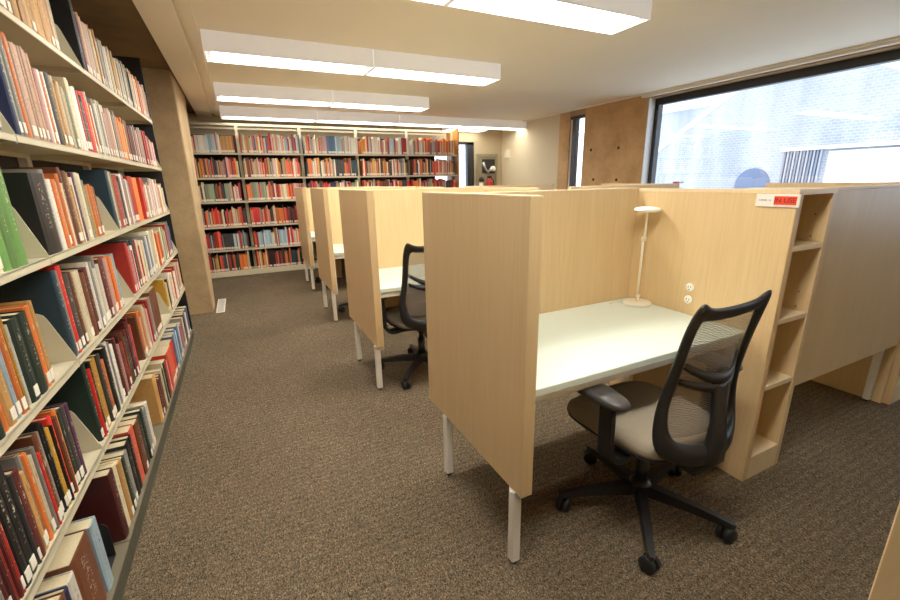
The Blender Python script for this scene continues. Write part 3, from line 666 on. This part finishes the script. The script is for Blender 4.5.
# ------------------------------------------------------------------ task chair (faces +Y)
def make_chair():
    t = thing('office_chair', None, 'chair')
    # five-star base with casters
    ang0 = math.radians(11)
    b = MB(); b.lathe([(.0, .085), (.045, .085), (.05, .10), (.045, .135), (.03, .15), (0, .15)], (0, 0, 0), 20)
    for k in range(5):
        a = ang0+k*2*PI/5; ca, sa = math.cos(a), math.sin(a)
        def sec(r, w, z0, z1): return [(ca*r-sa*q*w, sa*r+ca*q*w, z) for q, z in ((-1, z0), (1, z0), (.8, z1), (-.8, z1))]
        b.rings([sec(.03, .026, .085, .135), sec(.15, .021, .082, .122), sec(.30, .016, .072, .100), sec(.345, .015, .068, .090), sec(.36, .008, .070, .086)], smooth=False)
    base = b.build('base', M['black'], t)
    for k in range(5):
        a = ang0+k*2*PI/5; ca, sa = math.cos(a), math.sin(a)
        b = MB(); b.tube([(ca*.345, sa*.345, .048), (ca*.345, sa*.345, .078)], .008)
        px, py = ca*.345-.012*ca, sa*.345-.012*sa
        th = a+.9; wx, wy = -math.sin(th), math.cos(th)
        for s in (-1, 1):
            rs = []
            for r, w in ((.006, .006), (.030, .006), (.033, .010), (.033, .022), (.029, .026), (.005, .027)):
                rs.append([(px+wx*s*w+math.cos(th)*r*math.cos(2*PI*j/18), py+wy*s*w+math.sin(th)*r*math.cos(2*PI*j/18), .033+r*math.sin(2*PI*j/18)) for j in range(18)])
            b.rings(rs)
        b.box(px-.012, px+.012, py-.012, py+.012, .026, .052, bev=.004)
        b.build('caster', M['black_soft'], t)
    MB().lathe([(.027, .14), (.027, .27), (.018, .27), (.018, .37)], (0, 0, 0), 18).build('gas_lift', M['black'], t)
    MB().box(-.075, .075, -.16, .13, .352, .402, bev=.012).box(-.21, .21, -.09, .0, .368, .392, bev=.006).build('tilt_mechanism', M['black'], t)
    MB().tube([(.07, .05, .375), (.20, .06, .365), (.25, .06, .36)], [.006, .006, .010], 8).build('height_lever', M['black'], t)
    # seat
    def outline(s, z, droop=0):
        r = []
        for k in range(44):
            a = 2*PI*k/44; c, q = math.cos(a), math.sin(a); n = 2/4.2
            x = math.copysign(abs(c)**n, c)*.252*s; y = math.copysign(abs(q)**n, q)*.255*s+.035
            x *= 1-.10*max(0, -(y-.035)/.245)
            zz = z-droop*max(0, (y-.14)/.14)**2-.012*0
            r.append((x, y, zz))
        return r
    MB().rings([outline(.90, .412, .01), outline(.96, .408, .016), outline(.985, .416, .02), outline(.985, .425, .02)]).build('seat_pan', M['black'], t)
    MB().rings([outline(.975, .424, .02), outline(1.0, .434, .024), outline(1.0, .452, .024), outline(.975, .468, .022), outline(.90, .478, .018), outline(.7, .481, .012), outline(.4, .478, .004), outline(.1, .476, 0)]).build('seat', M['fabric'], t)
    # arms
    for s in (-1, 1):
        b = MB()
        def sec(x, y, z, w, l): return [(x-w, y-l, z), (x+w, y-l, z), (x+w, y+l, z), (x-w, y+l, z)]
        pts = [(.20, .378), (.255, .380), (.280, .392), (.300, .42), (.306, .47), (.308, .55), (.312, .645)]
        rs = []
        for k, (x, z) in enumerate(pts):
            x0, z0 = pts[max(k-1, 0)]; x1, z1 = pts[min(k+1, len(pts)-1)]
            d = math.hypot(x1-x0, z1-z0); nx, nz = -(z1-z0)/d, (x1-x0)/d; w = .013; l = .034 if z < .45 else .030
            rs.append([(s*(x+nx*w), -l-.06, z+nz*w), (s*(x-nx*w), -l-.06, z-nz*w), (s*(x-nx*w), l-.06, z-nz*w), (s*(x+nx*w), l-.06, z+nz*w)])
        b.rings(rs, smooth=False); arm = b.build('armrest', M['black'], t)
        md = arm.modifiers.new('bev', 'BEVEL'); md.width = .004; md.segments = 2
        b = MB(); rs = []
        for sc, z in ((.86, .644), (.98, .648), (1, .658), (.97, .668), (.85, .674), (.3, .675)):
            r = []
            for k in range(28):
                a = 2*PI*k/28; c, q = math.cos(a), math.sin(a); n = 2/2.8
                r.append((s*.325+math.copysign(abs(c)**n, c)*.052*sc, math.copysign(abs(q)**n, q)*.150*sc-.005, z))
            rs.append(r)
        b.rings(rs); b.build('arm_pad', M['grey_plastic'], arm)
    # back
    O = [(0, 1.012), (.09, 1.014), (.145, 1.024), (.178, 1.052), (.198, 1.03), (.208, .95), (.204, .85), (.209, .74), (.224, .65), (.228, .56), (.224, .48), (.178, .432), (.09, .410), (0, .405)]
    I = [(0, .962), (.09, .964), (.125, .968), (.148, .970), (.158, .945), (.162, .90), (.162, .83), (.168, .74), (.182, .66), (.186, .60), (.178, .545), (.140, .512), (.07, .500), (0, .497)]
    def yb(x, z):
        side = -.165-.085*max(0, (z-.66)/.36)**1.35
        bow = .078 if z < .62 else max(.012, .078-.066*(z-.62)/.36)
        return side-bow*max(0, 1-(abs(x)/.24)**1.9)
    def full(P): return [(x, z) for x, z in P]+[(-x, z) for x, z in P[-2:0:-1]]
    of, inf = full(O), full(I); th = .022
    b = MB(); n = len(of)
    def lay(P, dy): return [b.bm.verts.new((x, yb(x, z)+dy, z)) for x, z in P]
    thk = [(.026 if z > .6 else .026+.03*(.6-z)/.18) for x, z in of]
    a0 = lay(of, 0); a1 = lay(inf, .004); c0 = [b.bm.verts.new((x, yb(x, z)-k, z)) for (x, z), k in zip(of, thk)]; c1 = [b.bm.verts.new((x, yb(x, z)-k*.9, z)) for (x, z), k in zip(inf, thk)]
    for k in range(n):
        j = (k+1) % n
        for p, q in ((a0, a1), (a1, c1), (c1, c0), (c0, a0)): b.bm.faces.new((p[k], p[j], q[j], q[k])).smooth = True
    bmesh.ops.recalc_face_normals(b.bm, faces=b.bm.faces)
    subsurf(b.build('back_frame', M['black'], t), 2)
    # stretched mesh: rows between the inner edge's left and right halves
    b = MB(); rows = []
    half = I[1:-1]
    zs = [.968-(.968-.525)*k/18 for k in range(19)]
    def hw(z):
        pts = sorted([(zz, x) for x, zz in I[3:]]); 
        for (z0, x0), (z1, x1) in zip(pts, pts[1:]):
            if z0 <= z <= z1: return x0+(x1-x0)*(z-z0)/max(1e-6, z1-z0)
        return pts[-1][1]
    for z in zs:
        w = hw(z)+.006; rows.append([b.bm.verts.new((w*(k/6-1), yb(w*(k/6-1), z)-.004, z)) for k in range(13)])
    for r0, r1 in zip(rows, rows[1:]):
        for k in range(12): b.bm.faces.new((r0[k], r0[k+1], r1[k+1], r1[k])).smooth = True
    b.build('mesh_panel', M['mesh'], t)
    # spine and lumbar yoke behind the mesh
    b = MB(); rs = []
    for z, y, w, d in ((.36, -.22, .06, .04), (.42, -.265, .056, .034), (.50, -.280, .046, .024), (.58, -.276, .036, .016), (.66, -.266, .034, .013), (.72, -.262, .042, .011), (.745, -.260, .05, .008)):
        rs.append([(w*sx, y+d*sy, z) for sx, sy in ((-1, -.5), (-.6, -1), (.6, -1), (1, -.5), (1, .6), (-1, .6))])
    b.rings(rs); b.build('back_spine', M['black'], t)
    b = MB()
    for zc, dz, hgt in ((.80, .045, .018), (.735, .02, .016)):
        rs = []
        for k in range(17):
            u = k/8-1; x = .158*u; z = zc-dz*(1-u*u)*1.2+.012*abs(u); z += .0; y = -.198-.060*(1-abs(u)**1.7)-.010
            h = hgt*(.7+.5*(1-abs(u)))
            rs.append([(x, y-.006, z-h), (x, y+.006, z-h*.9), (x, y+.006, z+h*.9), (x, y-.006, z+h)])
        b.rings(rs)
    b.build('lumbar_yoke', M['black'], t)
    MB().box(-.055, .055, -.255, -.12, .345, .41, bev=.012).build('back_bracket', M['black'], t)
    return t
ch = make_chair(); ch.location = (1.42, 1.05, 0); ch.rotation_euler = (0, 0, math.radians(.5))
tag(ch, 'black mesh-back office chair with taupe seat at the nearest white desk', 'chair', 'black mesh office chairs')
for x, y, rz, lab in ((1.12, 2.84, 0, 'black mesh office chair at the second carrel, half hidden by the near panel'), (1.21, 4.62, .2, 'dark office chair mostly hidden at the third carrel'), (1.20, 6.20, 0, 'dark office chair just glimpsed at the farthest carrel')):
    c = copy_tree(ch); c.location = (x, y, 0); c.rotation_euler = (0, 0, rz); c['label'] = lab

# ------------------------------------------------------------------ small things
v = thing('floor_vent', 'white rectangular floor vent beside the concrete pillar', 'vent', (-.365, 5.72, .0))
MB().box(-.045, .045, -.33, .33, .0, .004, bev=.001).build('frame', M['white_metal'], v)
b = MB()
for k in range(26): b.box(-.036, .036, -.31+k*.024, -.31+k*.024+.008, .004, .0052)
b.build('slot_row', M['inkgrey'], v)
al = thing('alarm_strobe', 'cream wall alarm sounder high on the wall near the corner', 'alarm', (5.45, 8.2, 1.98))
MB().box(-.02, 0, -.06, .06, -.09, .09, bev=.004).build('back_box', M['lamp'], al)
MB().poly([(-.02, -.05, .08), (-.02, -.05, -.10), (-.075, -.05, -.085), (-.06, -.05, .02)], (0, .10, 0)).build('horn', M['lamp'], al)
cb = thing('fire_cabinet', 'grey framed recessed fire cabinet in the far wall', 'cabinet', (5.05, YF-.001, .95))
b = MB()
b.box(-.27, -.22, -.03, 0, 0, 1.03).box(.22, .27, -.03, 0, 0, 1.03).box(-.22, .22, -.03, 0, .97, 1.03).box(-.22, .22, -.03, 0, 0, .05)
b.build('frame', M['cab'], cb)
MB().box(-.22, .22, -.008, 0, .05, .97).build('inner_panel', M['cab'], cb)
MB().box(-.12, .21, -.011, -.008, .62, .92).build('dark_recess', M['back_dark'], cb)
MB().tube([(-.10, -.03, .86), (-.06, -.03, .72), (.02, -.03, .64), (.08, -.03, .70)], .035, 10).build('pipe', M['steel'], cb)
MB().lathe([(0, .66), (.06, .67), (.065, .72), (.04, .77), (0, .78)], (.13, -.06, 0), 16).build('valve', M['lampw'], cb)
ex = thing('fire_extinguisher', 'red fire extinguisher top inside the far fire cabinet', 'extinguisher', (5.06, YF-.12, .95))
MB().lathe([(0, .0), (.075, .0), (.08, .02), (.08, .40), (.06, .46), (.03, .49), (.025, .52), (0, .52)], (0, 0, 0), 20).build('cylinder', M['red'], ex)
MB().box(-.02, .02, -.07, .07, .52, .56, bev=.006).tube([(.03, 0, .53), (.10, 0, .46), (.10, 0, .2)], .012, 8).build('valve_handle', M['black'], ex)
po = thing('post_lamp', 'small white post with black cap in front of the far wall', 'post', (4.80, YF-.2, 0))
MB().lathe([(.05, 0), (.045, 1.40), (0, 1.40)], (0, 0, 0), 16).build('post', M['lamp'], po); MB().lathe([(.06, 1.40), (.062, 1.45), (.03, 1.49), (0, 1.50)], (0, 0, 0), 16).build('cap', M['black'], po)
pc = MB().tube([(.0, 0, 0), (.05, -.03, -.012), (.12, .0, -.02), (.20, .02, -.008), (.27, .0, 0)], .003, 6).build('power_cord', M['black_soft'], None, (1.60, 1.25, .668)); tag(pc, 'black power cord hanging under the nearest white desk', 'cord')

mk = thing('marker_pen', 'red and white marker lying on a far panel top below the window', 'pen', (3.52, 2.598, H+.0085), .1)
MB().lathe([(0, -.06), (.008, -.058), (.008, .02), (0, .02)], (0, 0, 0), 12, 'x').build('cap', M['red'], mk)
MB().lathe([(0, .02), (.0078, .02), (.0078, .09), (.003, .10), (0, .10)], (0, 0, 0), 12, 'x').build('barrel', M['lampw'], mk)

# ------------------------------------------------------------------ daylight
wd = bpy.data.worlds.new('overcast'); SC.world = wd; wd.use_nodes = True; nt = wd.node_tree; L = nt.links.new
bg = nt.nodes['Background']; tc = N(nt, 'ShaderNodeTexCoord'); no = N(nt, 'ShaderNodeTexNoise', Scale=2.0, Detail=4.0); L(tc.outputs['Generated'], no.inputs['Vector'])
cr = N(nt, 'ShaderNodeValToRGB'); cr.color_ramp.elements[0].color = (.72, .82, 1, 1); cr.color_ramp.elements[1].color = (.95, .98, 1, 1); L(no.outputs['Fac'], cr.inputs[0]); L(cr.outputs[0], bg.inputs[0])
bg.inputs[1].default_value = 2.6
SC.view_settings.view_transform = 'Standard'; SC.view_settings.look = 'None'; SC.view_settings.exposure = .36; SC.view_settings.gamma = 1.07
SC.cycles.use_denoising = True; SC.cycles.max_bounces = 10; SC.cycles.diffuse_bounces = 5; SC.cycles.transparent_max_bounces = 12
